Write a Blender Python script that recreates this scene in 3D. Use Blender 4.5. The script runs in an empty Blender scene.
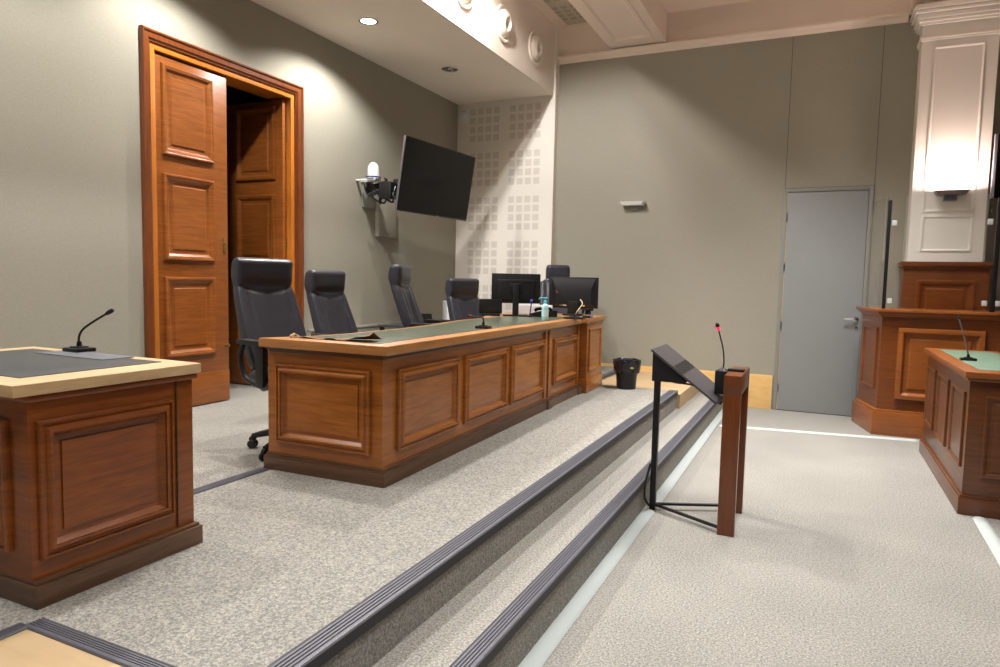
import bpy, bmesh, math, random
from mathutils import Vector, Matrix
random.seed(7)
S = bpy.context.scene
COL = S.collection
PI = math.pi
V = Vector
def R(d): return math.radians(d)

# ------------------------------------------------------------------ materials
def nodes(name):
    m = bpy.data.materials.new(name); m.use_nodes = True
    nt = m.node_tree; b = nt.nodes['Principled BSDF']
    return m, nt, b
def N(nt, t, **k):
    n = nt.nodes.new(t)
    for a, v in k.items():
        if a in n.inputs: n.inputs[a].default_value = v
        else: setattr(n, a, v)
    return n
def srgb(r, g, b):
    f = lambda c: (c/255/12.92) if c/255 <= .04045 else ((c/255+.055)/1.055)**2.4
    return (f(r), f(g), f(b), 1)
def coords(nt, scale, loc=(0, 0, 0), rot=(0, 0, 0)):
    tc = N(nt, 'ShaderNodeTexCoord'); mp = N(nt, 'ShaderNodeMapping')
    mp.inputs['Scale'].default_value = scale; mp.inputs['Location'].default_value = loc
    mp.inputs['Rotation'].default_value = rot
    nt.links.new(tc.outputs['Object'], mp.inputs['Vector'])
    return mp.outputs['Vector']
def ramp(nt, fac, stops):
    r = N(nt, 'ShaderNodeValToRGB')
    e = r.color_ramp.elements
    e[0].position, e[0].color = stops[0]; e[1].position, e[1].color = stops[-1]
    for p, c in stops[1:-1]:
        x = e.new(p); x.color = c
    nt.links.new(fac, r.inputs['Fac']); return r.outputs['Color']
def bump(nt, b, h, strength, dist=.01):
    bp = N(nt, 'ShaderNodeBump'); bp.inputs['Strength'].default_value = strength; bp.inputs['Distance'].default_value = dist
    nt.links.new(h, bp.inputs['Height']); nt.links.new(bp.outputs['Normal'], b.inputs['Normal'])
def plain(name, col, rough=.5, metal=0, spec=.5, emit=None, estr=0, noise=0, ns=30, bmp=0, coat=0):
    m, nt, b = nodes(name)
    b.inputs['Base Color'].default_value = col; b.inputs['Roughness'].default_value = rough
    b.inputs['Metallic'].default_value = metal; b.inputs['Specular IOR Level'].default_value = spec
    if coat: b.inputs['Coat Weight'].default_value = coat; b.inputs['Coat Roughness'].default_value = .08
    if emit: b.inputs['Emission Color'].default_value = emit; b.inputs['Emission Strength'].default_value = estr
    if noise or bmp:
        n = N(nt, 'ShaderNodeTexNoise', Scale=ns, Detail=4.0)
        nt.links.new(coords(nt, (1, 1, 1)), n.inputs['Vector'])
        if noise:
            lo = tuple(c*(1-noise) for c in col[:3])+(1,); hi = tuple(min(1, c*(1+noise)) for c in col[:3])+(1,)
            nt.links.new(ramp(nt, n.outputs['Fac'], [(.3, lo), (.7, hi)]), b.inputs['Base Color'])
        if bmp: bump(nt, b, n.outputs['Fac'], bmp, .004)
    return m
def wood(name, dark, mid, light, rough=.32, sc=(2.2, 2.2, 26), coat=.15):
    m, nt, b = nodes(name)
    v = coords(nt, sc)
    n1 = N(nt, 'ShaderNodeTexNoise', Scale=1.6, Detail=6.0, Roughness=.6, Distortion=.6)
    nt.links.new(v, n1.inputs['Vector'])
    n2 = N(nt, 'ShaderNodeTexNoise', Scale=7.0, Detail=3.0)
    nt.links.new(v, n2.inputs['Vector'])
    big = N(nt, 'ShaderNodeTexNoise', Scale=1.7, Detail=2.0)
    nt.links.new(coords(nt, (1, 1, 1)), big.inputs['Vector'])
    mx = N(nt, 'ShaderNodeMath', operation='MULTIPLY_ADD'); nt.links.new(n2.outputs['Fac'], mx.inputs[0]); mx.inputs[1].default_value = .35
    nt.links.new(n1.outputs['Fac'], mx.inputs[2])
    m2 = N(nt, 'ShaderNodeMath', operation='MULTIPLY_ADD'); nt.links.new(big.outputs['Fac'], m2.inputs[0]); m2.inputs[1].default_value = .5
    nt.links.new(mx.outputs[0], m2.inputs[2])
    c = ramp(nt, m2.outputs[0], [(.55, dark), (.93, mid), (1.0, light)] if False else [(.50, dark), (.92, mid), (1.0, light)])
    mr = N(nt, 'ShaderNodeMapRange'); mr.inputs['From Min'].default_value = .45; mr.inputs['From Max'].default_value = 1.4; nt.links.new(m2.outputs[0], mr.inputs['Value'])
    c = ramp(nt, mr.outputs[0], [(.0, dark), (.5, mid), (1.0, light)])
    nt.links.new(c, b.inputs['Base Color'])
    b.inputs['Roughness'].default_value = rough
    b.inputs['Coat Weight'].default_value = coat; b.inputs['Coat Roughness'].default_value = .2
    bump(nt, b, n2.outputs['Fac'], .03, .001)
    return m
M = {}
M['wood'] = wood('bench_wood', srgb(98, 52, 13), srgb(156, 92, 33), srgb(190, 120, 52))
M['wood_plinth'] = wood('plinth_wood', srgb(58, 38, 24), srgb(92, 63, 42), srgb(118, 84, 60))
M['wood_edge'] = wood('top_edge_wood', srgb(138, 90, 46), srgb(172, 118, 66), srgb(196, 142, 88), rough=.4)
M['wood_dark'] = wood('desk_wood', srgb(82, 38, 8), srgb(132, 68, 17), srgb(164, 94, 30))
M['desk_brown'] = wood('right_desk_wood', srgb(60, 31, 13), srgb(98, 54, 24), srgb(124, 74, 38))
M['pedestal'] = wood('pedestal_wood', srgb(66, 34, 14), srgb(104, 56, 24), srgb(128, 74, 34))
M['oak'] = wood('pale_oak', srgb(170, 136, 96), srgb(204, 172, 130), srgb(222, 194, 152), rough=.45, sc=(16, 2.0, 16))
M['door_wood'] = wood('door_wood', srgb(92, 48, 16), srgb(142, 80, 32), srgb(170, 104, 48))
M['door_frame'] = wood('door_frame_wood', srgb(78, 37, 16), srgb(116, 60, 26), srgb(140, 78, 36), sc=(26, 26, 2.2))
M['door_jamb'] = wood('door_jamb_wood', srgb(150, 84, 24), srgb(188, 112, 40), srgb(206, 130, 56), sc=(26, 26, 2.2))
M['dock_wood'] = wood('dock_wood', srgb(76, 38, 12), srgb(114, 60, 21), srgb(138, 76, 32))
M['dock_trim'] = wood('dock_trim_wood', srgb(104, 56, 22), srgb(142, 80, 34), srgb(166, 98, 46))
M['lectern_wood'] = wood('lectern_wood', srgb(76, 36, 12), srgb(106, 54, 20), srgb(130, 70, 32), sc=(20, 20, 2))
M['ply'] = wood('bare_plywood', srgb(168, 142, 106), srgb(186, 160, 122), srgb(198, 172, 134), rough=.6, sc=(1.2, 5, 5), coat=0)
M['maple'] = wood('maple_skirting', srgb(206, 160, 96), srgb(226, 184, 118), srgb(236, 200, 138), rough=.5, sc=(1.5, 8, 8))

def carpet():
    m, nt, b = nodes('speckled_carpet')
    v = coords(nt, (1, 1, 1))
    n = N(nt, 'ShaderNodeTexNoise', Scale=105.0, Detail=5.0, Roughness=.85); nt.links.new(v, n.inputs['Vector'])
    n2 = N(nt, 'ShaderNodeTexNoise', Scale=1.3, Detail=3.0); nt.links.new(v, n2.inputs['Vector'])
    c = ramp(nt, n.outputs['Fac'], [(.38, srgb(101, 100, 99)), (.5, srgb(142, 140, 135)), (.62, srgb(182, 177, 164))])
    c2 = ramp(nt, n2.outputs['Fac'], [(.3, (.88, .88, .88, 1)), (.7, (1.04, 1.03, 1.02, 1))])
    mx = N(nt, 'ShaderNodeMix', data_type='RGBA', blend_type='MULTIPLY'); mx.inputs['Factor'].default_value = 1
    nt.links.new(c, mx.inputs['A']); nt.links.new(c2, mx.inputs['B'])
    nt.links.new(mx.outputs['Result'], b.inputs['Base Color'])
    b.inputs['Roughness'].default_value = .95; b.inputs['Specular IOR Level'].default_value = .1
    bump(nt, b, n.outputs['Fac'], .25, .004)
    return m
M['carpet'] = carpet()
def fabric():
    m, nt, b = nodes('wall_fabric')
    v = coords(nt, (1, 1, 1))
    n = N(nt, 'ShaderNodeTexNoise', Scale=120.0, Detail=2.0); nt.links.new(v, n.inputs['Vector'])
    nt.links.new(ramp(nt, n.outputs['Fac'], [(.3, srgb(148, 144, 131)), (.7, srgb(158, 154, 141))]), b.inputs['Base Color'])
    b.inputs['Roughness'].default_value = .9; b.inputs['Specular IOR Level'].default_value = .15
    bump(nt, b, n.outputs['Fac'], .15, .003)
    return m
M['fabric'] = fabric()
M['white_paint'] = plain('off_white_paint', srgb(224, 212, 200), .6, noise=.03, ns=3)
M['soffit_paint'] = plain('soffit_paint', srgb(238, 230, 218), .8, noise=.02, ns=2)
M['ceiling_paint'] = plain('ceiling_paint', srgb(236, 220, 206), .75, noise=.03, ns=2)
M['pillar_paint'] = plain('pillar_paint', srgb(232, 226, 218), .6)
M['door_grey'] = plain('grey_door_paint', srgb(140, 142, 142), .45, noise=.02, ns=2)
M['frame_grey'] = plain('grey_frame_paint', srgb(136, 136, 130), .5)
M['leather'] = plain('black_leather', srgb(50, 50, 58), .38, bmp=.15, ns=160)
M['black_plastic'] = plain('black_plastic', srgb(18, 18, 21), .4, bmp=.05, ns=200)
M['black_gloss'] = plain('glossy_black', srgb(10, 10, 12), .12)
M['black_metal'] = plain('black_powder_coat', srgb(24, 22, 24), .45, metal=.2)
M['screen'] = plain('dark_screen', srgb(7, 7, 9), .16, spec=.3)
M['silver'] = plain('brushed_silver', srgb(150, 150, 158), .3, metal=.9)
M['chrome'] = plain('chrome', srgb(220, 220, 222), .15, metal=1)
M['clamp'] = plain('satin_clamp_metal', srgb(214, 216, 216), .45, metal=.25)
M['white_plastic'] = plain('white_plastic', srgb(232, 232, 234), .4)
M['green_leather'] = plain('green_leather', srgb(80, 85, 70), .3, noise=.14, ns=6, bmp=.1)
M['dark_leather'] = plain('charcoal_desk_leather', srgb(58, 60, 64), .38, noise=.08, ns=9)
M['pale_green_leather'] = plain('pale_green_leather', srgb(104, 128, 108), .45, noise=.06, ns=9)
M['torn_leather'] = plain('torn_brown_leather', srgb(128, 84, 52), .8, noise=.25, ns=30)
M['torn_tip'] = plain('torn_pale_backing', srgb(196, 168, 130), .8)
M['nosing'] = plain('stair_nosing', srgb(92, 91, 99), .5, metal=.1)
M['nosing_dark'] = plain('nosing_rubber', srgb(42, 40, 45), .6)
M['tape'] = plain('white_cable_strip', srgb(186, 194, 192), .5)
M['bag'] = plain('black_bin_bag', srgb(34, 34, 41), .2, bmp=.9, ns=38)
M['bin'] = plain('black_bin_plastic', srgb(16, 16, 18), .38)
M['gel'] = plain('pale_blue_gel', srgb(168, 214, 220), .25)
M['pump'] = plain('turquoise_pump', srgb(96, 190, 208), .35)
M['red_ring'] = plain('red_light_ring', srgb(230, 30, 60), .4, emit=srgb(255, 40, 80), estr=1.6)
M['red_off'] = plain('red_band', srgb(140, 36, 34), .5)
M['blue'] = plain('blue_foam', srgb(40, 58, 150), .7)
M['cream_cable'] = plain('cream_cable', srgb(222, 204, 170), .5)
M['lamp_on'] = plain('lit_downlight', srgb(255, 250, 240), .5, emit=(1, .95, .88, 1), estr=9)
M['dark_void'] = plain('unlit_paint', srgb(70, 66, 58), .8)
M['seam'] = plain('fabric_seam', srgb(96, 92, 80), .9)
M['brass'] = plain('aged_brass', srgb(170, 140, 80), .35, metal=.9)
M['yellow'] = plain('yellow_tag', srgb(190, 200, 60), .5)
def glass():
    m, nt, b = nodes('clear_glass')
    b.inputs['Base Color'].default_value = (.93, .97, .95, 1); b.inputs['Roughness'].default_value = .02
    b.inputs['IOR'].default_value = 1.12; b.inputs['Transmission Weight'].default_value = 1
    b.inputs['Alpha'].default_value = .32
    return m
M['glass'] = glass()

def squares(name, axis, base, dark, x0, z0, period, pitch, size, count=4, fine=False):
    """paint with groups of perforated squares; axis 'xz' or 'xy' of the object's own coordinates"""
    m, nt, b = nodes(name)
    tc = N(nt, 'ShaderNodeTexCoord'); sp = N(nt, 'ShaderNodeSeparateXYZ'); nt.links.new(tc.outputs['Object'], sp.inputs[0])
    def chan(out, o, period, pitch):
        a = N(nt, 'ShaderNodeMath', operation='SUBTRACT'); nt.links.new(out, a.inputs[0]); a.inputs[1].default_value = o
        g = N(nt, 'ShaderNodeMath', operation='FLOORED_MODULO'); nt.links.new(a.outputs[0], g.inputs[0]); g.inputs[1].default_value = period
        lt = N(nt, 'ShaderNodeMath', operation='LESS_THAN'); nt.links.new(g.outputs[0], lt.inputs[0]); lt.inputs[1].default_value = pitch*count
        c = N(nt, 'ShaderNodeMath', operation='FLOORED_MODULO'); nt.links.new(g.outputs[0], c.inputs[0]); c.inputs[1].default_value = pitch
        l2 = N(nt, 'ShaderNodeMath', operation='LESS_THAN'); nt.links.new(c.outputs[0], l2.inputs[0]); l2.inputs[1].default_value = size
        mu = N(nt, 'ShaderNodeMath', operation='MULTIPLY'); nt.links.new(lt.outputs[0], mu.inputs[0]); nt.links.new(l2.outputs[0], mu.inputs[1])
        return mu.outputs[0]
    u = chan(sp.outputs['X'], x0, period, pitch)
    lim = N(nt, 'ShaderNodeMath', operation='LESS_THAN'); nt.links.new(sp.outputs['X'], lim.inputs[0]); lim.inputs[1].default_value = x0+1.1 if axis == 'xz' else 99
    lim2 = N(nt, 'ShaderNodeMath', operation='GREATER_THAN'); nt.links.new(sp.outputs['X'], lim2.inputs[0]); lim2.inputs[1].default_value = x0-.01
    um = N(nt, 'ShaderNodeMath', operation='MULTIPLY'); nt.links.new(u, um.inputs[0]); nt.links.new(lim.outputs[0], um.inputs[1])
    um2 = N(nt, 'ShaderNodeMath', operation='MULTIPLY'); nt.links.new(um.outputs[0], um2.inputs[0]); nt.links.new(lim2.outputs[0], um2.inputs[1]); u = um2.outputs[0]
    w = chan(sp.outputs['Z' if axis == 'xz' else 'Y'], z0, period, pitch)
    mu = N(nt, 'ShaderNodeMath', operation='MULTIPLY'); nt.links.new(u, mu.inputs[0]); nt.links.new(w, mu.inputs[1])
    mx = N(nt, 'ShaderNodeMix', data_type='RGBA'); nt.links.new(mu.outputs[0], mx.inputs['Factor'])
    mx.inputs['A'].default_value = base; mx.inputs['B'].default_value = dark
    nt.links.new(mx.outputs['Result'], b.inputs['Base Color']); b.inputs['Roughness'].default_value = .7
    inv = N(nt, 'ShaderNodeMath', operation='SUBTRACT'); inv.inputs[0].default_value = 1; nt.links.new(mu.outputs[0], inv.inputs[1])
    bump(nt, b, inv.outputs[0], .3, .004)
    return m
M['acoustic'] = squares('acoustic_plasterboard', 'xz', srgb(232, 226, 216), srgb(212, 204, 194), -4.465, -.27, .60, .12, .085)
M['acoustic_ceiling'] = squares('acoustic_ceiling_board', 'xy', srgb(196, 186, 168), srgb(168, 162, 146), -3.10, 8.42-.6*20, .60, .12, .085)

# ------------------------------------------------------------------ mesh helpers
def link(name, bm, mat, parent=None, mats=None, smooth=True, loc=None):
    bmesh.ops.remove_doubles(bm, verts=bm.verts, dist=1e-5)
    bmesh.ops.recalc_face_normals(bm, faces=bm.faces)
    if smooth:
        for f in bm.faces: f.smooth = True
        for e in bm.edges:
            if len(e.link_faces) == 2 and e.calc_face_angle(0) > R(32): e.smooth = False
            elif len(e.link_faces) != 2: e.smooth = False
    me = bpy.data.meshes.new(name); bm.to_mesh(me); bm.free()
    for mm in (mats or [mat]): me.materials.append(M[mm] if isinstance(mm, str) else mm)
    o = bpy.data.objects.new(name, me); COL.objects.link(o)
    if parent: o.parent = parent
    if loc: o.location = loc
    return o
def B(): return bmesh.new()
def box(bm, x0, y0, z0, x1, y1, z1, bev=0, mi=0):
    vs = [bm.verts.new((x, y, z)) for z in (z0, z1) for y in (y0, y1) for x in (x0, x1)]
    fs = [bm.faces.new([vs[i] for i in q]) for q in ((0, 2, 3, 1), (4, 5, 7, 6), (0, 1, 5, 4), (2, 6, 7, 3), (0, 4, 6, 2), (1, 3, 7, 5))]
    for f in fs: f.material_index = mi
    if bev:
        es = list({e for f in fs for e in f.edges})
        bmesh.ops.bevel(bm, geom=es, offset=bev, segments=2, profile=.6, affect='EDGES')
    return vs
def prism(bm, pts, z0, z1, bev=0, mi=0):
    """vertical prism over a plan outline (list of x, y)"""
    a = [bm.verts.new((x, y, z0)) for x, y in pts]; b = [bm.verts.new((x, y, z1)) for x, y in pts]
    n = len(pts); fs = [bm.faces.new(a[::-1]), bm.faces.new(b)]
    for i in range(n): fs.append(bm.faces.new((a[i], a[(i+1) % n], b[(i+1) % n], b[i])))
    for f in fs: f.material_index = mi
    if bev: bmesh.ops.bevel(bm, geom=list({e for f in fs for e in f.edges}), offset=bev, segments=2, profile=.6, affect='EDGES')
def extrude_poly(bm, pts3, d, mi=0):
    d = V(d); a = [bm.verts.new(V(p)) for p in pts3]; b = [bm.verts.new(V(p)+d) for p in pts3]
    n = len(a); fs = [bm.faces.new(a[::-1]), bm.faces.new(b)]
    for i in range(n): fs.append(bm.faces.new((a[i], a[(i+1) % n], b[(i+1) % n], b[i])))
    for f in fs: f.material_index = mi
def lathe(bm, prof, c=(0, 0, 0), n=24, mat=None, mi=0, cap=True):
    """prof: list of (radius, height) spun about Z, placed by matrix or centre"""
    Mx = mat or Matrix.Translation(V(c)); rings = []
    for r, h in prof:
        if r < 1e-6: rings.append([bm.verts.new(Mx @ V((0, 0, h)))])
        else: rings.append([bm.verts.new(Mx @ V((r*math.cos(2*PI*i/n), r*math.sin(2*PI*i/n), h))) for i in range(n)])
    fs = []
    for a, b in zip(rings, rings[1:]):
        for i in range(n):
            j = (i+1) % n
            if len(a) == 1 and len(b) == 1: continue
            if len(a) == 1: fs.append(bm.faces.new((a[0], b[j], b[i])))
            elif len(b) == 1: fs.append(bm.faces.new((a[i], a[j], b[0])))
            else: fs.append(bm.faces.new((a[i], a[j], b[j], b[i])))
    if cap:
        for q in (rings[0], rings[-1]):
            if len(q) > 2: fs.append(bm.faces.new(q))
    for f in fs: f.material_index = mi
def aim(p, d, up=(0, 0, 1)):
    """matrix whose +Z points along d, at p"""
    d = V(d).normalized(); q = d.to_track_quat('Z', 'Y'); return Matrix.Translation(V(p)) @ q.to_matrix().to_4x4()
def tube(bm, pts, r, n=10, mi=0, close=False):
    pts = [V(p) for p in pts]; rr = r if isinstance(r, (list, tuple)) else [r]*len(pts)
    rings = []; prev = None
    for i, p in enumerate(pts):
        t = (pts[min(i+1, len(pts)-1)]-pts[max(i-1, 0)]).normalized()
        if prev is None:
            a = V((0, 0, 1)) if abs(t.z) < .9 else V((1, 0, 0)); u = t.cross(a).normalized()
        else: u = (prev - t*prev.dot(t)).normalized()
        prev = u; w = t.cross(u)
        rings.append([bm.verts.new(p+(u*math.cos(2*PI*k/n)+w*math.sin(2*PI*k/n))*rr[i]) for k in range(n)])
    for a, b in zip(rings, rings[1:]):
        for k in range(n): bm.faces.new((a[k], a[(k+1) % n], b[(k+1) % n], b[k])).material_index = mi
    bm.faces.new(rings[0]).material_index = mi; bm.faces.new(rings[-1]).material_index = mi
def smoothpath(pts, k=8):
    pts = [V(p) for p in pts]; out = []
    for i in range(len(pts)-1):
        p0 = pts[max(i-1, 0)]; p1 = pts[i]; p2 = pts[i+1]; p3 = pts[min(i+2, len(pts)-1)]
        for j in range(k):
            t = j/k
            out.append(.5*((2*p1)+(-p0+p2)*t+(2*p0-5*p1+4*p2-p3)*t*t+(-p0+3*p1-3*p2+p3)*t**3))
    out.append(pts[-1]); return out
PROF = [(0, -.002), (0, .014), (.004, .021), (.011, .022), (.012, .014), (.021, .016), (.031, .029), (.040, .029), (.041, .019), (.055, .004), (.057, .0012), (.078, .0012), (.0785, .008), (.09, .008)]
PROF_S = [(0, -.002), (0, .010), (.004, .015), (.012, .016), (.018, .011), (.024, .010), (.030, .003), (.045, .002), (.050, .006), (.056, .006)]
PROF_D = [(0, -.002), (0, .010), (.006, .024), (.018, .027), (.028, .022), (.034, .022), (.052, .006), (.058, .003), (.085, .003), (.094, .012), (.10, .012)]
def panel(bm, O, U, W, Nn, w, h, prof=PROF):
    """moulded frame with a raised field, lying on the plane O + U + W, facing Nn"""
    O, U, W, Nn = V(O), V(U), V(W), V(Nn); rings = []
    for d, e in prof:
        rings.append([bm.verts.new(O+U*a+W*c+Nn*e) for a, c in ((d, d), (w-d, d), (w-d, h-d), (d, h-d))])
    for a, b in zip(rings, rings[1:]):
        for i in range(4): bm.faces.new((a[i], a[(i+1) % 4], b[(i+1) % 4], b[i]))
    bm.faces.new(rings[-1]); bm.faces.new(rings[0][::-1])
def tag(o, label=None, cat=None, group=None, kind=None):
    if label: o['label'] = label
    if cat: o['category'] = cat
    if group: o['group'] = group
    if kind: o['kind'] = kind
    return o
def thing(name, label, cat, loc=(0, 0, 0), rz=0, group=None):
    o = bpy.data.objects.new(name, None); COL.objects.link(o); o.empty_display_size = .1
    o.location = loc; o.rotation_euler = (0, 0, rz)
    return tag(o, label, cat, group)
def struct(name, bm, m, parent=None, mats=None, smooth=True):
    o = link(name, bm, m, parent, mats, smooth)
    if not parent: o['kind'] = 'structure'
    return o
def children(o): return [c for c in bpy.data.objects if c.parent == o]
def copy_tree(o, parent=None):
    c = o.copy(); COL.objects.link(c)
    if parent: c.parent = parent
    for ch in children(o): copy_tree(ch, c)
    return c

# ------------------------------------------------------------------ the room
SZ = .367      # stage
WZ = .335      # bare wood and the floor behind the bench
TZ = .190      # middle tread
XW = -4.66; YW = 8.54; YA = 8.42; XF = -3.25; ZS = 3.855; ZC = 4.72
bm = B(); box(bm, -.955, -2.5, -.1, 4.2, YW, 0); struct('floor', bm, 'carpet')
bm = B(); box(bm, -1.25, -2.5, -.1, -.955, YW, TZ, 0); struct('floor_lower_step', bm, 'carpet')
bm = B(); box(bm, -2.79, 1.2, -.1, -1.25, 6.93, SZ); box(bm, -4.72, -2.5, -.1, -2.79, YW, WZ)
box(bm, -2.79, -2.5, -.1, -2.13, 1.2, SZ); box(bm, -2.79, 6.93, -.1, -2.20, YW, SZ)
struct('floor_stage', bm, 'carpet')
bm = B(); box(bm, -2.13, -2.5, -.1, -1.25, 1.2, SZ-.004); box(bm, -2.20, 6.93, -.1, -1.22, YW, WZ); struct('floor_bare_wood', bm, 'ply')
# ribbed nosings
def nosing(name, x0, y0, x1, y1, z, w=.075, side=1, front=.038):
    """runs from (x0,y0) to (x1,y1); the strip lies to the left of the walking direction times side"""
    d = V((x1-x0, y1-y0, 0)); L = d.length; d.normalize(); n = V((-d.y, d.x, 0))*side
    prof = [(-.006, -front), (-.008, .002), (-.004, .007)]
    k = 5; rib = (w-.012)/k
    for i in range(k):
        a = .002+i*rib; prof += [(a, .008), (a+rib*.55, .008), (a+rib*.62, .0035), (a+rib*.93, .0035)]
    prof += [(w-.006, .008), (w, .0005), (w-.01, -front)]
    bm = B(); o = V((x0, y0, z)); ring = [o+n*a+V((0, 0, b)) for a, b in prof]
    A = [bm.verts.new(p) for p in ring]; C_ = [bm.verts.new(p+d*L) for p in ring]; m_ = len(A)
    bm.faces.new(A); bm.faces.new(C_[::-1])
    for i in range(m_):
        f = bm.faces.new((A[i], A[(i+1) % m_], C_[(i+1) % m_], C_[i])); f.material_index = 1 if i in (0, m_-1) else 0
    return struct(name, bm, None, mats=['nosing', 'nosing_dark'], smooth=False)
nosing('trim_1', -1.248, 1.2, -1.248, 6.93, SZ, w=.082)
nosing('trim_2', -.953, -2.5, -.953, 8.5, TZ, w=.075)
nosing('trim_3', -2.14, 1.2, -1.25, 1.2, SZ-.004, w=.055, side=1, front=.004)
nosing('trim_4', -2.795, 1.5, -2.795, 3.2, SZ-.004, w=.075, side=-1, front=.03)
nosing('trim_5', -2.20, 6.95, -2.20, YW-.02, SZ, w=.05, side=1, front=.01)
nosing('trim_6', -2.13, -2.4, -2.13, 1.2, SZ-.004, w=.045, side=1, front=.004)
# left wall with the double-door opening
DY0, DY1, DZ1 = 3.608, 5.195, 3.195
bm = B(); box(bm, XW-.25, -2.5, 0, XW, DY0, ZS+.2); box(bm, XW-.25, DY1, 0, XW, YW, ZS+.2); box(bm, XW-.25, DY0, DZ1, XW, DY1, ZS+.2)
struct('wall_left', bm, 'fabric', smooth=False)
bm = B(); box(bm, XW, 5.36, WZ, XW+.035, YA, .885, .006); struct('trim_7', bm, 'fabric')
bm = B(); box(bm, XW, 5.36, .885, XW+.045, YA, .91, .004); struct('trim_8', bm, 'frame_grey')
# far wall with the grey door opening
GX0, GX1, GZ = -.415, .468, 2.555
bm = B(); box(bm, XF, YW, 0, GX0, YW+.2, ZC); box(bm, GX1, YW, 0, 4.2, YW+.2, ZC); box(bm, GX0, YW, GZ, GX1, YW+.2, ZC)
struct('wall_far', bm, 'fabric', smooth=False)
bm = B(); box(bm, XW, YA, 0, XF+.02, YW+.2, ZC); struct('wall_acoustic', bm, None, mats=['acoustic'], smooth=False)
bm = B(); box(bm, XF+.02, YA+.002, 0, XF+.028, YW, ZC-.4, 0); struct('trim_9', bm, 'white_paint')
for i, (x, z0) in enumerate(((GX0-.003, GZ+.02), (.486, .0))):
    bm = B(); box(bm, x-.003, YW-.003, z0, x+.003, YW, 4.26); struct('trim_%d' % (10+i), bm, 'seam')
bm = B(); box(bm, GX0, YW-.004, GZ+.013, .486, YW, GZ+.018); struct('trim_13', bm, 'seam')
bm = B(); box(bm, 4.2, -2.5, 0, 4.4, YW, ZC+.3); struct('wall_right', bm, 'fabric')
bm = B(); box(bm, -3.2, YW-.022, 0, GX0-.03, YW-.001, .402, .003); struct('baseboard_far', bm, 'maple')
# soffit and fascia
bm = B(); box(bm, XW-.2, -2.5, ZS, XF-.02, YA, ZS+.12); struct('ceiling_soffit', bm, 'soffit_paint')
bm = B(); box(bm, XF-.02, -2.5, ZS, XF, YW, ZC); struct('wall_fascia', bm, 'white_paint')
bm = B(); box(bm, XF-.1, -2.5, ZC, 4.3, YW+.2, ZC+.15); struct('ceiling', bm, 'ceiling_paint')
bm = B(); box(bm, XF+.16, 2.0, ZC-.012, -2.55, YW-.12, ZC, .003); struct('ceiling_acoustic_board', bm, None, mats=['acoustic_ceiling'])
# beams with sunk mouldings under them
def beam(name, x0, x1, y0=-2.5, y1=YW, z=4.372):
    bm = B(); box(bm, x0, y0, z, x1, y1, ZC, 0)
    y = y1-.32; 
    while y > y0+.5:
        L = 1.9
        prof = [(0, -.002), (0, .014), (.02, .026), (.035, .026), (.05, .012), (.06, .004), (.08, .004)]
        panel(bm, (x0+.11, y, z), (1, 0, 0), (0, -1, 0), (0, 0, -1), x1-x0-.22, L, prof); y -= L+.3
    return struct(name, bm, 'ceiling_paint')
beam('trim_14', -2.53, -1.84); beam('trim_15', .72, 1.52); beam('trim_16', 3.3, 4.2)
# frieze and cornice on the far wall
bm = B(); box(bm, XF, YW-.012, 4.34, 4.2, YW, ZC); struct('trim_17', bm, 'ceiling_paint')
def cornice(bm, x0, x1, y, z, sc=1.0):
    pr = [(0, 0), (-.012, 0), (-.018, .012), (-.034, .022), (-.04, .04), (-.056, .05), (-.07, .066), (-.07, .086), (-.06, .092), (0, .098)]
    extrude_poly(bm, [(x0, y+a*sc, z+b*sc) for a, b in pr], (x1-x0, 0, 0))
bm = B(); cornice(bm, XF, .70, YW, 4.268); cornice(bm, 1.6, 4.2, YW, 4.268); struct('trim_18', bm, 'ceiling_paint')

# ------------------------------------------------------------------ double door (left wall)
bm = B()
def casing(bm, y0, y1, z1, w, pr):
    """mitred door casing on the left wall, opening y0..y1 up to z1"""
    path = [(y0, WZ, -1, 0), (y0, z1, -1, 1), (y1, z1, 1, 1), (y1, WZ, 1, 0)]
    rings = []
    for (y, z, sy, sz) in path: rings.append([bm.verts.new((XW+e, y+sy*d, z+sz*d)) for d, e in pr])
    for a, b in zip(rings, rings[1:]):
        for i in range(len(pr)): j = (i+1) % len(pr); bm.faces.new((a[i], a[j], b[j], b[i]))
    bm.faces.new(rings[0]); bm.faces.new(rings[-1])
casing(bm, DY0, DY1, DZ1, .1, [(-.008, -.02), (-.008, .008), (.004, .012), (.014, .024), (.050, .028), (.058, .040), (.070, .042), (.076, .030), (.076, -.02)])
dd = struct('door_2', bm, 'door_frame')
bm = B(); box(bm, XW-.25, DY0-.001, WZ, XW-.006, DY0+.06, DZ1, .003); box(bm, XW-.25, DY1-.055, WZ, XW-.006, DY1+.001, DZ1, .003); box(bm, XW-.25, DY0+.06, DZ1-.055, XW-.006, DY1-.055, DZ1+.001, .003)
link('door_jamb', bm, 'door_jamb', dd)
def leaf(y0, w, z0, z1, prof=PROF_D):
    """door leaf in its own frame: x = thickness, y = width; panels on both faces"""
    bm = B(); box(bm, -.05, 0, z0, 0, w, z1, .003)
    for pz0, pz1 in ((2.37, z1-.055), (1.55, 2.23), (.77, 1.42)):
        panel(bm, (0, .062, pz0), (0, 1, 0), (0, 0, 1), (1, 0, 0), w-.215, pz1-pz0, prof)
        panel(bm, (-.05, .085, pz0), (0, 1, 0), (0, 0, 1), (-1, 0, 0), w-.215, pz1-pz0, prof)
    box(bm, -.004, .0, z0, .006, w-.0, .61, .003)
    return bm
lf = link('door_leaf', leaf(0, .71, WZ+.01, DZ1-.075), 'door_wood', dd, loc=(XW-.03, DY0+.062, 0))
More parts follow.
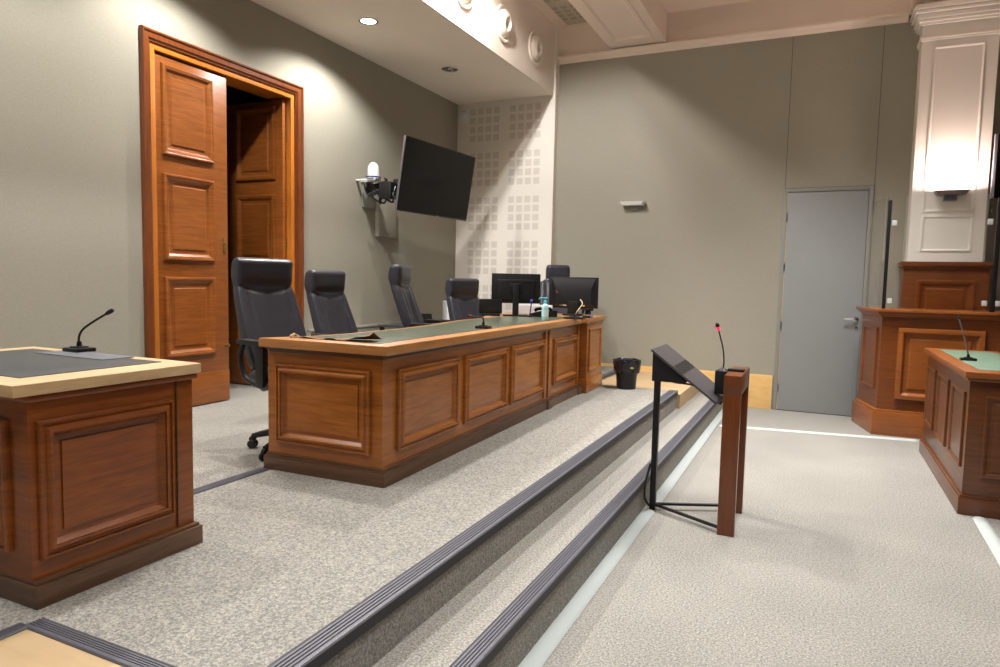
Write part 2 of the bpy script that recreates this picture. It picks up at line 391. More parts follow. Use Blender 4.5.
bm = B(); box(bm, .0, .655, 1.63, .004, .685, 1.76, .001); lathe(bm, [(.006, 0), (.009, .012), (.006, .02)], mat=aim((.004, .67, 1.72), (1, 0, 0)), n=12)
link('keyhole_plate', bm, 'brass', lf)
bm = B(); lathe(bm, [(.01, 0), (.008, .02), (.016, .03), (.014, .045), (0, .05)], mat=aim((.0, .67, .83), (1, 0, 0)), n=14)
link('door_knob', bm, 'brass', lf)
lf2 = link('door_leaf', leaf(0, .71, WZ+.01, DZ1-.075), 'door_wood', dd, loc=(XW-.06, DY1-.062, 0)); lf2.rotation_euler = (0, 0, R(91))
for z in (.7, 1.7, 2.75):
    bm = B(); lathe(bm, [(.009, 0), (.009, .1)], c=(.012, .0, z), n=10); box(bm, 0, -.002, z+.01, .003, .03, z+.09); link('hinge', bm, 'brass', lf2)
# the unlit lobby behind
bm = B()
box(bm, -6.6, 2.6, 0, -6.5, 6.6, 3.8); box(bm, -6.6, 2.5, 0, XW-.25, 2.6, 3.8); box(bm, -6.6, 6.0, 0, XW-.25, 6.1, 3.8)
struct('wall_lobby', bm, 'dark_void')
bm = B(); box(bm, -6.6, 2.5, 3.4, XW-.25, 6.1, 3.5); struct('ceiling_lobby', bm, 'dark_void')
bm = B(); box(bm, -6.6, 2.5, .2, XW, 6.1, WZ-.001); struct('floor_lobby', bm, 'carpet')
# ------------------------------------------------------------------ grey door
bm = B(); box(bm, GX0-.012, YW-.02, 0, GX0+.03, YW+.1, GZ+.012, .003); box(bm, GX1-.03, YW-.02, 0, GX1+.012, YW+.1, GZ+.012, .003); box(bm, GX0+.03, YW-.02, GZ-.03, GX1-.03, YW+.1, GZ+.012, .003)
gd = struct('door_1', bm, 'frame_grey')
bm = B(); box(bm, GX0+.036, YW-.012, .008, GX1-.034, YW+.035, GZ-.036, .002); gl = link('door_leaf', bm, 'door_grey', gd)
bm = B(); box(bm, GX0+.030, YW-.012, .01, GX0+.036, YW+.03, GZ-.04); link('door_seal', bm, 'maple', gd)
bm = B(); lathe(bm, [(.026, 0), (.026, .012), (.01, .014), (.01, .05)], mat=aim((.385, YW-.012, 1.1), (0, -1, 0)), n=20)
tube(bm, smoothpath([(.385, YW-.055, 1.1), (.36, YW-.06, 1.1), (.27, YW-.055, 1.098)]), .011)
lathe(bm, [(.018, 0), (.018, .008), (0, .009)], mat=aim((.395, YW-.012, 1.0), (0, -1, 0)), n=16); link('door_handle', bm, 'chrome', gl)
for z in (.22, .95, 1.62, 2.2):
    bm = B(); lathe(bm, [(.008, 0), (.008, .09)], c=(GX0+.03, YW-.018, z), n=10); link('hinge', bm, 'silver', gd)

# ------------------------------------------------------------------ floor cable strips
def strip(name, pts, label, w=.08):
    bm = B(); pts = [V((x, y, 0)) for x, y in pts]; d = (pts[1]-pts[0]).normalized(); n = V((-d.y, d.x, 0)); L = (pts[1]-pts[0]).length
    prof = [(-w/2, .0), (-w/2+.006, .004), (-w*.3, .010), (0, .012), (w*.3, .010), (w/2-.006, .004), (w/2, 0)]
    secs = []
    stations = [(0, .05), (.008, .5), (.022, .85), (.045, 1), (L-.045, 1), (L-.022, .85), (L-.008, .5), (L, .05)]
    for s_, k in stations: secs.append([bm.verts.new(pts[0]+d*s_+n*a*k+V((0, 0, .001+b*min(1, k*1.2)))) for a, b in prof])
    for a, b in zip(secs, secs[1:]):
        for i in range(len(prof)-1): bm.faces.new((a[i], a[i+1], b[i+1], b[i]))
        bm.faces.new((a[0], b[0], b[-1], a[-1]))
    bm.faces.new(secs[0]); bm.faces.new(secs[-1])
    tag(link(name, bm, 'tape'), label, 'cable cover')
strip('cable_cover', [(-.912, -1.0), (-.912, 4.27)], 'white floor cable cover running along the lowest step up to the lectern post')
strip('cable_cover', [(-.912, 4.42), (-.93, 8.46)], 'white floor cable cover running beyond the lectern post to the far wall')
strip('cable_cover', [(-.87, 7.22), (.93, 7.50)], 'white floor cable cover crossing the carpet in front of the grey door', w=.07)
strip('cable_cover', [(1.0, 5.16), (.955, 3.2)], 'white floor cable cover starting under the green-topped desk')

# ------------------------------------------------------------------ judges' bench
PH = R(1.4)
BN = thing('judges_bench', 'long brown wooden judges bench with moulded panels and a green leather top', 'bench', (-1.975, 2.85, 0), PH)
# local: x = outwards to the public, y = along; front face at x=-.03
D = .79
def outline(t1, off=0, back=D):
    return [(off, -off), (off, t1), (-back-.12, t1), (-back, -off)]
bm = B(); prism(bm, [(-.03, .025), (-.03, 3.40), (-.62, 3.40), (-.62, 2.1), (-.57, 1.5), (-.53, 1.0), (-.57, .3), (-.785, .025)], SZ, 1.045); link('carcass', bm, 'wood', BN)
bm = B()
pl = [(0, 0), (0, 3.42), (-.6, 3.42), (-.77, 0)]
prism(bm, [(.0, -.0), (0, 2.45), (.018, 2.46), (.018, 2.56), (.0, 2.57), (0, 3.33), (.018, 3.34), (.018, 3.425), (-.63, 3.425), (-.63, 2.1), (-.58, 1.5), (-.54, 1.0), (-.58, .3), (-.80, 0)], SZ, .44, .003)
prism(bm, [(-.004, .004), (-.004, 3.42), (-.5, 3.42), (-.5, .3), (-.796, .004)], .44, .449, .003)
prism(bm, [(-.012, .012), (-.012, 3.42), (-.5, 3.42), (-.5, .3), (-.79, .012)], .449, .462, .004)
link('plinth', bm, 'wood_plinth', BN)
for t0, t1 in ((.155, .855), (.945, 1.62), (1.705, 2.40)):
    bm = B(); panel(bm, (-.03, t0, .525), (0, 1, 0), (0, 0, 1), (1, 0, 0), t1-t0, .44); link('panel', bm, 'wood', BN)
bm = B(); panel(bm, (-.03, 2.66, .545), (0, 1, 0), (0, 0, 1), (1, 0, 0), .665, .405); link('panel', bm, 'wood', BN)
bm = B(); panel(bm, (-.72, .025, .525), (1, 0, 0), (0, 0, 1), (0, -1, 0), .62, .44); link('panel', bm, 'wood', BN)
# pilaster strips between the joined sections and at the corners
for y0, y1, e in ((2.43, 2.475, .006), (2.53, 2.60, .006), (3.35, 3.40, .006)):
    bm = B(); box(bm, -.035, y0, .46, -.03+e+.008, y1, 1.04, .003); link('pilaster', bm, 'wood', BN)
bm = B()
prism(bm, [(-.018, .013), (-.018, 3.42), (-.5, 3.42), (-.5, .3), (-.77, .013)], 1.028, 1.046, .004)
prism(bm, [(.0, -.005), (0, 3.43), (-.5, 3.43), (-.5, .3), (-.78, -.005)], 1.046, 1.056, .003)
link('cornice_moulding', bm, 'wood_plinth', BN)
bm = B(); prism(bm, [(.03, -.03), (.03, 3.43), (-.78, 3.43), (-.78, 2.75), (-.70, 2.68), (-.70, 2.2), (-.67, 1.9), (-.61, 1.5), (-.575, 1.0), (-.60, .5), (-.65, .22), (-.805, -.03)], 1.056, 1.106, .006); link('bench_top', bm, 'wood_edge', BN)
bm = B(); prism(bm, [(-.08, .08), (-.08, 3.40), (-.65, 3.40), (-.65, 2.2), (-.62, 1.9), (-.56, 1.5), (-.53, 1.0), (-.55, .5), (-.60, .2), (-.66, .08)], 1.104, 1.1085, .001); link('leather_inlay', bm, 'green_leather', BN)
# torn leather corner curling up
bm = B()
g = []
for i in range(13):
    row = []
    for j in range(7):
        u = i/12; w = j/6
        x = -.62+.47*u; y = .075+.085*w*(.5+u); lift = .004+(.06*(u**5))*(1-abs(w-.35)*1.1)+.006*math.sin(u*17+w*5)*(1-w)
        row.append(bm.verts.new((x, y, 1.108+max(.001, lift*(1-.6*w)))))
    g.append(row)
for i in range(12):
    for j in range(6): bm.faces.new((g[i][j], g[i+1][j], g[i+1][j+1], g[i][j+1]))
ret = bmesh.ops.solidify(bm, geom=bm.faces[:], thickness=.002)
tn = link('torn_leather_edge', bm, 'torn_leather', BN); tn['label'] = 'torn brown edge of the leather curling up'
bm = B(); tube(bm, smoothpath([(-.655, .055, 1.112), (-.65, .085, 1.124), (-.63, .10, 1.112)]), [.005]+[.009]*8+[.004]*8, n=8); link('leather_curl', bm, 'torn_tip', BN)

EC = thing('end_cabinet', 'short brown wooden cabinet closing the far end of the judges bench', 'cabinet', (-1.975, 2.85, 0), PH)
bm = B(); box(bm, -.62, 3.445, SZ, .045, 4.0, 1.06, .003); link('carcass', bm, 'wood', EC)
bm = B(); box(bm, -.63, 3.43, SZ, .058, 4.01, .505, .004); box(bm, -.63, 3.44, .505, .052, 4.006, .515, .003); link('plinth', bm, 'wood', EC)
bm = B(); panel(bm, (.045, 3.50, .575), (0, 1, 0), (0, 0, 1), (1, 0, 0), .42, .42, PROF_S); link('panel', bm, 'wood', EC)
bm = B(); box(bm, -.63, 3.435, 1.045, .06, 4.015, 1.062, .005); box(bm, -.95, 3.44, 1.062, .07, 4.04, 1.105, .006); link('cabinet_top', bm, 'wood_edge', EC)

# ------------------------------------------------------------------ side desk (left front)
DK = thing('clerk_desk', 'brown wooden desk with pale oak edging and a dark leather top, nearest the camera', 'desk', (-2.215, 1.25, 0))
bm = B(); box(bm, -1.02, .028, SZ, -.02, .65, 1.05, .002); link('carcass', bm, 'wood_dark', DK)
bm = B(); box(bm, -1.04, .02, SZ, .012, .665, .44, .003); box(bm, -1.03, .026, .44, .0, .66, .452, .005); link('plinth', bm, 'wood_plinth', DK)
bm = B(); panel(bm, (-.02, .05, .515), (0, 1, 0), (0, 0, 1), (1, 0, 0), .50, .455); link('panel', bm, 'wood_dark', DK)
bm = B(); panel(bm, (-.92, .028, .535), (1, 0, 0), (0, 0, 1), (0, -1, 0), .80, .435); link('panel', bm, 'wood_dark', DK)
bm = B(); box(bm, -.026, .57, .455, -.012, .575, 1.04, .001); link('stile_bead', bm, 'wood_plinth', DK)
bm = B(); box(bm, -1.03, .02, 1.035, -.0, .66, 1.055, .005); link('cornice_moulding', bm, 'wood_dark', DK)
bm = B(); box(bm, -1.07, -.03, 1.058, .012, .668, 1.097, .004); link('desk_top', bm, 'oak', DK)
bm = B(); box(bm, -.96, .07, 1.096, -.13, .60, 1.0995, .001); link('leather_inlay', bm, 'dark_leather', DK)
bm = B(); box(bm, -.78, .50, 1.0995, -.34, .64, 1.102, .001); tag(link('paper_sheet', bm, plain('grey_sheet', srgb(96, 98, 106), .5), loc=(-2.215, 1.25, 0)), 'thin grey sheet under the microphone on the pale-edged desk', 'sheet')

# ------------------------------------------------------------------ right desk
RD = thing('witness_desk', 'brown wooden desk with a pale green leather top at the right edge', 'desk', (.885, 5.17, 0))
bm = B(); box(bm, .02, .02, 0, .50, 1.86, .885, .002); link('carcass', bm, 'desk_brown', RD)
bm = B(); box(bm, 0, 0, 0, .52, 1.88, .115, .003); box(bm, .006, .006, .115, .514, 1.874, .13, .005); link('plinth', bm, 'desk_brown', RD)
for y0 in (.10, .72, 1.34):
    bm = B(); panel(bm, (.02, y0+.44, .29), (0, -1, 0), (0, 0, 1), (-1, 0, 0), .44, .50, PROF_S); link('panel', bm, 'desk_brown', RD)
bm = B(); panel(bm, (.11, .02, .25), (1, 0, 0), (0, 0, 1), (0, -1, 0), .32, .53, PROF_S); link('panel', bm, 'desk_brown', RD)
bm = B(); box(bm, .005, .005, .872, .515, 1.875, .892, .006); box(bm, -.012, -.015, .892, .53, 1.895, .932, .005); link('desk_top', bm, 'dock_trim', RD)
bm = B(); box(bm, .085, .15, .931, .47, 1.76, .934, .001); link('leather_inlay', bm, 'pale_green_leather', RD)

# ------------------------------------------------------------------ dock with glass
DC = thing('glazed_dock', 'panelled brown wooden dock with a cut corner and clear glass screens', 'dock')
P = [(.435, 8.28), (.575, 7.66), (2.6, 7.66), (2.6, 8.28)]
def off_poly(d): return [(.435-d*1.02, 8.28), (.575-d*.8, 7.66-d), (2.6, 7.66-d), (2.6, 8.28)]
bm = B(); prism(bm, off_poly(0), 0, 1.21); link('carcass', bm, 'dock_wood', DC)
bm = B(); prism(bm, off_poly(.045), 0, .235, .004); prism(bm, off_poly(.03), .235, .255, .006); link('plinth', bm, 'dock_trim', DC)
bm = B(); prism(bm, off_poly(.02), 1.175, 1.195, .004); prism(bm, off_poly(.045), 1.195, 1.22, .006); prism(bm, off_poly(.065), 1.22, 1.25, .006); link('top_rail', bm, 'dock_trim', DC)
PROF_W = [(0, -.002), (0, .018), (.008, .034), (.03, .04), (.045, .036), (.06, .014), (.07, .003), (.1, .003), (.115, .014), (.125, .014)]
bm = B(); panel(bm, (.72, 7.66, .365), (1, 0, 0), (0, 0, 1), (0, -1, 0), .71, .705, PROF_W); link('panel', bm, 'dock_trim', DC)
bm = B(); panel(bm, (1.62, 7.66, .365), (1, 0, 0), (0, 0, 1), (0, -1, 0), .71, .705, PROF_W); link('panel', bm, 'dock_trim', DC)
u = V((P[1][0]-P[0][0], P[1][1]-P[0][1], 0)).normalized(); n_ = V((u.y, -u.x, 0))
o_ = V((P[0][0], P[0][1], .44))+u*.12; bm = B(); panel(bm, o_, u, (0, 0, 1), n_, .42, .62, PROF_S); link('panel', bm, 'dock_wood', DC)
def post(x, y, z1, w=.03):
    bm = B(); box(bm, x-w/2, y-w/2, 1.25, x+w/2, y+w/2, z1, .003); return link('glass_post', bm, 'black_metal', DC)
def clamp(x, y, z):
    bm = B(); box(bm, x-.02, y-.018, z-.025, x+.02, y+.018, z+.025, .005); return link('glass_clamp', bm, 'clamp', DC)
post(.582, 7.70, 2.31, .032); post(1.47, 7.70, 2.31, .036)
bm = B(); box(bm, .625, 7.695, 1.275, 1.41, 7.705, 2.35, .001); link('glass_pane', bm, 'glass', DC)
bm = B(); box(bm, 1.50, 7.695, 1.275, 2.3, 7.705, 2.35, .001); link('glass_pane', bm, 'glass', DC)
a_ = V((.462, 8.24, 0)); b_ = V((.565, 7.745, 0)); d_ = (b_-a_).normalized(); nn = V((d_.y, -d_.x, 0))*.005
bm = B(); prism(bm, [tuple((a_+nn)[:2]), tuple((b_+nn)[:2]), tuple((b_-nn)[:2]), tuple((a_-nn)[:2])], 1.275, 2.35); link('glass_pane', bm, 'glass', DC)
for z in (1.33, 2.09):
    for x in (.63, 1.405, 1.505): clamp(x, 7.70, z)

# ------------------------------------------------------------------ pillar
PX0, PX1, PYF = .815, 1.466, 8.26
bm = B(); box(bm, PX0, PYF, 1.2, PX1, YW, 4.38)
pf = [(0, -.001), (0, .008), (.01, .012), (.018, .008), (.026, .002), (.04, .002)]
panel(bm, (PX0+.105, PYF, 2.24), (1, 0, 0), (0, 0, 1), (0, -1, 0), PX1-PX0-.21, 1.66, pf)
panel(bm, (PX0+.105, PYF, 1.84), (1, 0, 0), (0, 0, 1), (0, -1, 0), PX1-PX0-.21, .36, pf)
struct('wall_pillar', bm, 'pillar_paint')
bm = B()
for z, e in ((3.965, .012), (3.985, .02), (4.12, .03), (4.145, .05), (4.175, .062), (4.20, .05), (4.225, .085), (4.26, .10), (4.285, .085)):
    box(bm, PX0-e, PYF-e, z, PX1+e, YW, z+.028, .005)
struct('trim_19', bm, 'pillar_paint')
PD = thing('pillar_pedestal', 'brown wooden panelled pedestal at the foot of the white pillar', 'pedestal')
bm = B(); box(bm, .785, 8.22-.0, 0, 1.53, 8.539, 1.70, .003)
PD.location = (0, 0, 0); link('carcass', bm, 'pedestal', PD)
bm = B(); box(bm, .77, 8.20, 1.665, 1.55, YW-.001, 1.69, .005); box(bm, .755, 8.185, 1.69, 1.565, YW-.001, 1.735, .006); link('cap_moulding', bm, 'pedestal', PD)
bm = B(); panel(bm, (.905, 8.22, .95), (1, 0, 0), (0, 0, 1), (0, -1, 0), .51, .60, PROF_D); link('panel', bm, 'dock_wood', PD)
# the panel edge at far right
WS = thing('wall_screen', 'pale lavender-edged flat screen on the wall beyond the pillar, at the right edge', 'screen')
bm = B(); box(bm, 1.475, 8.16, 2.36, 1.50, 8.20, 2.98, .003); link('frame_edge', bm, plain('pale_lavender', srgb(176, 170, 186), .35), WS)
bm = B(); box(bm, 1.50, 8.165, 2.36, 2.5, 8.21, 2.98, .003); link('screen_panel', bm, 'screen', WS)
bm = B(); box(bm, 1.9, 8.21, 2.5, 2.1, YW-.001, 2.8, .004); link('wall_bracket', bm, 'black_metal', WS)

# ------------------------------------------------------------------ wall sconces
def sconce(x, y, z, w, label, back):
    s = thing('wall_sconce', label, 'wall lamp', (x, y, z))
    bm = B(); 
    pts = [(-w/2, -.15, .03), (w/2, -.15, .03), (w/2, 0, .03), (-w/2, 0, .03)]
    lo = [(-w/2+.025, -.12, -.012), (w/2-.025, -.12, -.012), (w/2-.025, -.012, -.012), (-w/2+.025, -.012, -.012)]
    a = [bm.verts.new(p) for p in pts]; b = [bm.verts.new(p) for p in lo]; ins = [bm.verts.new((p[0]*.93, p[1]*.88-.006, .03)) for p in pts]; fl = [bm.verts.new((p[0]*.9, p[1]*.85-.008, .008)) for p in pts]
    bm.faces.new(b[::-1])
    for i in range(4):
        j = (i+1) % 4; bm.faces.new((a[i], a[j], b[j], b[i])); bm.faces.new((a[i], ins[i], ins[j], a[j])); bm.faces.new((ins[i], fl[i], fl[j], ins[j]))
    bm.faces.new(fl); link('tray', bm, 'silver' if back else 'white_plastic', s)
    bm = B(); box(bm, -w*.2, -.03, -.07, w*.2, .0, -.011, .004); link('back_plate', bm, 'silver' if back else 'frame_grey', s)
    bm = B(); tube(bm, [(-w*.38, -.055, .022), (w*.38, -.055, .022)], .008); link('lamp_tube', bm, 'white_plastic', s)
    return s
sconce(1.15, PYF-.001, 2.415, .29, 'small uplighter glowing on the white pillar', True)
sconce(-2.17, YW-.001, 2.43, .30, 'small unlit white uplighter on the grey-green far wall', False)

# ------------------------------------------------------------------ soffit downlights, fascia nozzles, detector
def downlight(y, lit, label, x=-3.975):
    d = thing('downlight', label, 'downlight', (x, y, ZS), group=None)
    bm = B(); lathe(bm, [(.078, 0.002), (.09, -.002), (.092, -.006), (.084, -.009), (.072, -.006), (.068, .0), (.068, -.001)], n=32, cap=False); link('rim', bm, 'chrome', d)
    bm = B(); lathe(bm, [(.07, -.004), (.0, -.0035)], n=32); link('lens', bm, 'lamp_on' if lit else 'silver', d)
    if not lit:
        bm = B(); lathe(bm, [(.03, -.012), (.034, -.004)], n=20); lathe(bm, [(.028, -.02), (0, -.026)], n=20); link('bulb', bm, 'chrome', d)
    return d
downlight(5.42, True, 'round lit downlight in the soffit over the bench')
downlight(6.98, False, 'round unlit chrome downlight in the soffit near the wall screen')
def nozzle(y, z, label):
    t = thing('ceiling_nozzle', label, 'air nozzle', (XF, y, z), group=None)
    A = aim((0, 0, 0), (1, 0, 0))
    bm = B(); lathe(bm, [(.150, .0), (.19, .0), (.196, .012), (.188, .024), (.172, .026), (.160, .018), (.150, .008)], mat=A, n=40, cap=False); link('flange', bm, 'white_paint', t)
    bm = B(); A2 = aim((.01, 0, 0), (1, -.0, -.12))
    lathe(bm, [(.15, -.01), (.148, .006), (.140, .022), (.122, .04), (.10, .054), (.082, .062), (.072, .062), (.066, .056), (.06, .03), (.056, -.01)], mat=A2, n=40, cap=False); o = link('ball', bm, 'white_paint', t)
    bm = B(); lathe(bm, [(.058, .005), (0, .006)], mat=A2, n=30); link('throat', bm, 'dark_void', t)
    return t
nozzle(5.93, 4.24, 'round white air nozzle on the fascia, cut by the top of the photo')
nozzle(6.84, 4.21, 'round white air nozzle in the middle of the three on the fascia')
nozzle(7.74, 4.23, 'round white air nozzle nearest the far wall')
t = thing('smoke_detector', 'round white detector in the top corner of the perforated wall', 'detector', (-4.545, YA, 3.69))
A = aim((0, 0, 0), (0, -1, 0))
bm = B(); lathe(bm, [(.085, 0), (.085, .018), (.078, .026), (.05, .03)], mat=A, n=32); link('base', bm, 'white_plastic', t)
bm = B(); lathe(bm, [(.048, .03), (.046, .045), (.03, .056), (0, .06)], mat=A, n=32); link('dome', bm, 'white_plastic', t)
for dx, mm in ((-.03, 'yellow'), (-.012, 'pump'), (.012, 'red_off')):
    bm = B(); box(bm, dx-.006, -.031, .052, dx+.006, -.024, .064, .001); link('indicator', bm, mm, t)

# ------------------------------------------------------------------ wall screen with its arm and antenna
TV = thing('television', 'large black flat screen tilted down on a jointed wall arm with loose cables', 'television', (XW, 6.3, 2.45))
W_, H_ = 1.35, .763
RT = Matrix.Rotation(R(-4.5), 4, 'Z') @ Matrix.Rotation(R(8.9), 4, 'Y')
def tvpart(name, bm, m, par=None):
    bm.transform(Matrix.Translation(V((-3.905-XW, .345, .077))) @ RT); return link(name, bm, m, par or TV)
bm = B(); box(bm, -.022, -W_/2, -H_/2, 0, W_/2, H_/2, .004); box(bm, -.055, -W_*.36, -H_*.42, -.02, W_*.36, H_*.22, .012); cs = tvpart('casing', bm, 'black_plastic')
bm = B(); box(bm, -.001, -W_/2+.012, -H_/2+.016, .002, W_/2-.012, H_/2-.012, 0); tvpart('display', bm, 'screen', cs)
bm = B(); box(bm, -.024, -W_/2-.003, -H_/2, .001, -W_/2+.002, H_/2, 0); tvpart('edge_strip', bm, 'silver', cs)
bm = B(); box(bm, .001, .03, -H_/2-.012, .006, .09, -H_/2+.008, .002); tvpart('logo_plate', bm, 'silver', cs)
bm = B(); box(bm, 0, -.05, -.22, .02, .25, .10, .003); link('wall_plate', bm, 'frame_grey', TV)
bm = B(); box(bm, .02, .0, -.06, .06, .08, .08, .004); box(bm, .05, -.015, -.025, .42, .035, .035, .006); lathe(bm, [(.035, -.06), (.035, .07)], c=(.42, .01, 0), n=16)
box(bm, .40, .0, -.03, .62, .30, .03, .006); link('arm', bm, 'black_metal', TV)
bm = B(); box(bm, .62, .10, -.20, .66, .52, .24, .004); link('mount_plate', bm, 'black_metal', TV)
for k in range(6):
    bm = B(); r_ = random.Random(k)
    pts = [(.1+.08*k, -.02, .02)]+[(.2+.1*j+r_.uniform(-.05, .05), -.10+r_.uniform(-.06, .06), -.05+r_.uniform(-.16, .12)) for j in range(4)]+[(.62, .0+.05*k, .02)]
    tube(bm, smoothpath(pts), .010, n=6); link('cable', bm, 'black_plastic', TV)
bm = B(); box(bm, .30, -.16, -.15, .46, -.02, .03, .02); link('junction_box', bm, 'black_plastic', TV)
AN = thing('antenna', 'white domed antenna on a small wall bracket left of the tilted screen', 'antenna', (-4.47, 6.20, 2.545))
bm = B(); lathe(bm, [(.078, -.024), (.08, -.01), (.064, .0), (.062, .08), (.056, .112), (.04, .138), (.02, .15), (0, .153)], n=32); link('dome', bm, 'white_plastic', AN)
bm = B(); lathe(bm, [(.082, -.012), (.084, -.004), (.078, .0)], n=32, cap=False); link('blue_band', bm, 'blue', AN)
bm = B(); box(bm, -.245, -.06, -.045, .06, -.03, -.026, .003); box(bm, -.245, .03, -.045, .06, .06, -.026, .003); box(bm, -.249, -.09, -.11, -.24, .09, .03, .003); link('shelf_bracket', bm, 'white_plastic', AN)
WB = thing('wall_box', 'flat grey-green equipment box on the wall under the screen bracket', 'box', (XW+.001, 6.62, 2.12))
bm = B(); box(bm, 0, -.12, -.2, .05, .24, .2, .006); link('housing', bm, 'fabric', WB)
bm = B(); box(bm, .05, -.11, -.19, .056, .23, .19, .003); lathe(bm, [(.006, 0), (.005, .004)], mat=aim((.056, -.09, .175), (1, 0, 0)), n=10); link('lid', bm, 'fabric', WB)

# ------------------------------------------------------------------ office chairs
def back_bm(W=.445, H0=.52, H1=1.225, round_head=False):
    """upholstered back; chair faces +x; grid of closed cross-sections with stitched seams"""
    bm = B(); nv, nu = 66, 56; rings = []
    def prof(z):
        t = (z-H0)/(H1-H0)
        return -.235*(t**1.3)+.075*max(0, (t-.70)/.30)**2-.02*math.sin(t*PI)
    for i in range(nv+1):
        t = i/nv; z = H0+(H1-H0)*t; c = prof(z)
        w = W/2*(.95+.10*min(1, t*4))*(1-.02*math.exp(-((t-.74)/.04)**2))*(1-.10*min(1, max(0, (t-.35)/.4)))
        if round_head: w *= 1-.30*min(1, max(0, (t-.70)/.06))
        e0 = min(1, t/.05); e1 = min(1, (1-t)/.055)
        cap = math.sqrt(max(0, 1-(1-e0)**2))*math.sqrt(max(0, 1-(1-e1)**2)); cap = max(cap, .02)
        w *= .93+.07*cap
        if round_head and t > .9: w *= 1-.10*((t-.9)/.1)**2
        th = (.048+.012*(t > .76)*min(1, (t-.76)/.05))*cap
        ring = []
        for k in range(nu):
            a = 2*PI*k/nu; ca, sa = math.cos(a), math.sin(a)
            y = w*math.copysign(abs(ca)**.42, ca); x = th*math.copysign(abs(sa)**.62, sa)
            if sa > 0:   # front face seams
                yy = y/(W/2)
                seam = .74-.055*(1-min(1, yy*yy*1.3))
                g = 0
                g += .011*math.exp(-((t-seam)/.011)**2)*(abs(yy) < .93)
                if t < seam: g += .016*math.exp(-((yy)/.035)**2)+.010*math.exp(-((abs(yy)-.70)/.04)**2); x += .008*math.exp(-((abs(yy)-.34)/.22)**2)
                else: x += .012*math.exp(-((t-.86)/.08)**2)*(1-yy**4)
                x -= g*cap
                x += .024*min(1, abs(yy))**4*cap   # side bolsters reach forward
            ring.append(bm.verts.new((c+x, y, z)))
        rings.append(ring)
    for a, b in zip(rings, rings[1:]):
        for k in range(nu): bm.faces.new((a[k], a[(k+1) % nu], b[(k+1) % nu], b[k]))
    bm.faces.new(rings[0]); bm.faces.new(rings[-1])
    return bm
def smooth_all(o):
    for p in o.data.polygons: p.use_smooth = True
    me = o.data
    for e in me.edges: e.use_edge_sharp = False
    return o
def cushion_bm(x0, x1, y0, y1, z0, z1):
    bm = B(); nu, nv = 40, 10; rings = []
    cx, cy = (x0+x1)/2, (y0+y1)/2; hx, hy = (x1-x0)/2, (y1-y0)/2
    for i in range(nv+1):
        p = -PI/2+PI*i/nv; r = max(.02, abs(math.cos(p))**.35); z = (z0+z1)/2+(z1-z0)/2*math.copysign(abs(math.sin(p))**.8, math.sin(p))
        rings.append([bm.verts.new((cx+hx*r*math.copysign(abs(math.cos(2*PI*k/nu))**.45, math.cos(2*PI*k/nu)), cy+hy*r*math.copysign(abs(math.sin(2*PI*k/nu))**.45, math.sin(2*PI*k/nu)), z)) for k in range(nu)])
    for a, b in zip(rings, rings[1:]):
        for k in range(nu): bm.faces.new((a[k], a[(k+1) % nu], b[(k+1) % nu], b[k]))
    bm.faces.new(rings[0]); bm.faces.new(rings[-1]); return bm
def make_chair(round_head=False):
    t = thing('office_chair', '', 'chair')
    smooth_all(link('backrest', back_bm(round_head=round_head), 'leather', t, loc=(-.20, 0, 0)))
    smooth_all(link('seat', cushion_bm(-.25, .27, -.255, .255, .43, .54), 'leather', t))
    bm = B(); box(bm, -.12, -.12, .40, .12, .12, .435, .01); tube(bm, smoothpath([(-.1, 0, .42), (-.24, 0, .40), (-.30, 0, .48), (-.30, 0, .62)]), .025, n=10); link('tilt_mechanism', bm, 'black_plastic', t)
    for s in (-1, 1):
        bm = B(); y = s*.285
        pts = [(.20, y, .70), (.05, y, .705), (-.10, y, .70), (-.19, y, .70)]
        for (xa, za), (xb, zb) in (((-.20, .69), (.19, .69)),):
            box(bm, xa, y-.035, za, xb, y+.035, za+.032, .012)
        tube(bm, smoothpath([(.12, y, .69), (.14, y, .60), (.10, y, .47), (.0, y*.93, .43), (-.06, y*.7, .42)]), .018, n=8)
        tube(bm, smoothpath([(-.17, y, .69), (-.20, y, .60), (-.14, y, .48), (.0, y*.93, .435)]), .016, n=8)
        box(bm, -.03, y-.02, .44, .05, y+.02, .69, .01)
        link('armrest', bm, 'black_plastic', t)
    bm = B(); lathe(bm, [(.045, .12), (.045, .17), (.028, .175), (.028, .30), (.018, .305), (.018, .41)], n=20); link('gas_lift', bm, 'black_plastic', t)
    bm = B(); lathe(bm, [(.05, .09), (.058, .10), (.058, .15), (.04, .16)], n=24)
    for k in range(5):
        a = R(20+72*k); d = V((math.cos(a), math.sin(a), 0))
        tube(bm, [d*.04+V((0, 0, .13)), d*.15+V((0, 0, .118)), d*.26+V((0, 0, .092)), d*.31+V((0, 0, .078))], [.028, .026, .02, .017], n=10)
    bs = link('star_base', bm, 'black_plastic', t)
    for k in range(5):
        a = R(20+72*k); d = V((math.cos(a), math.sin(a), 0)); n = V((-d.y, d.x, 0)); c = d*.31
        bm = B(); lathe(bm, [(.012, .055), (.012, .08)], c=c, n=10)
        for s in (-1, 1): lathe(bm, [(0, -.011), (.024, -.011), (.028, -.006), (.028, .006), (.024, .011), (0, .011)], mat=aim(c+n*s*.017+V((0, 0, .028)), n), n=20)
        tube(bm, [c-n*.01+V((0, 0, .058)), c+n*.01+V((0, 0, .058))], .022, n=10)
        link('caster', bm, 'black_plastic', bs)
    return t
ch = make_chair()
def lower(t, d):
    for c in children(t):
        if c.name.split('.')[0] not in ('star_base', 'gas_lift'): c.location.z -= d
chairs = [ch]+[copy_tree(ch) for _ in range(3)]
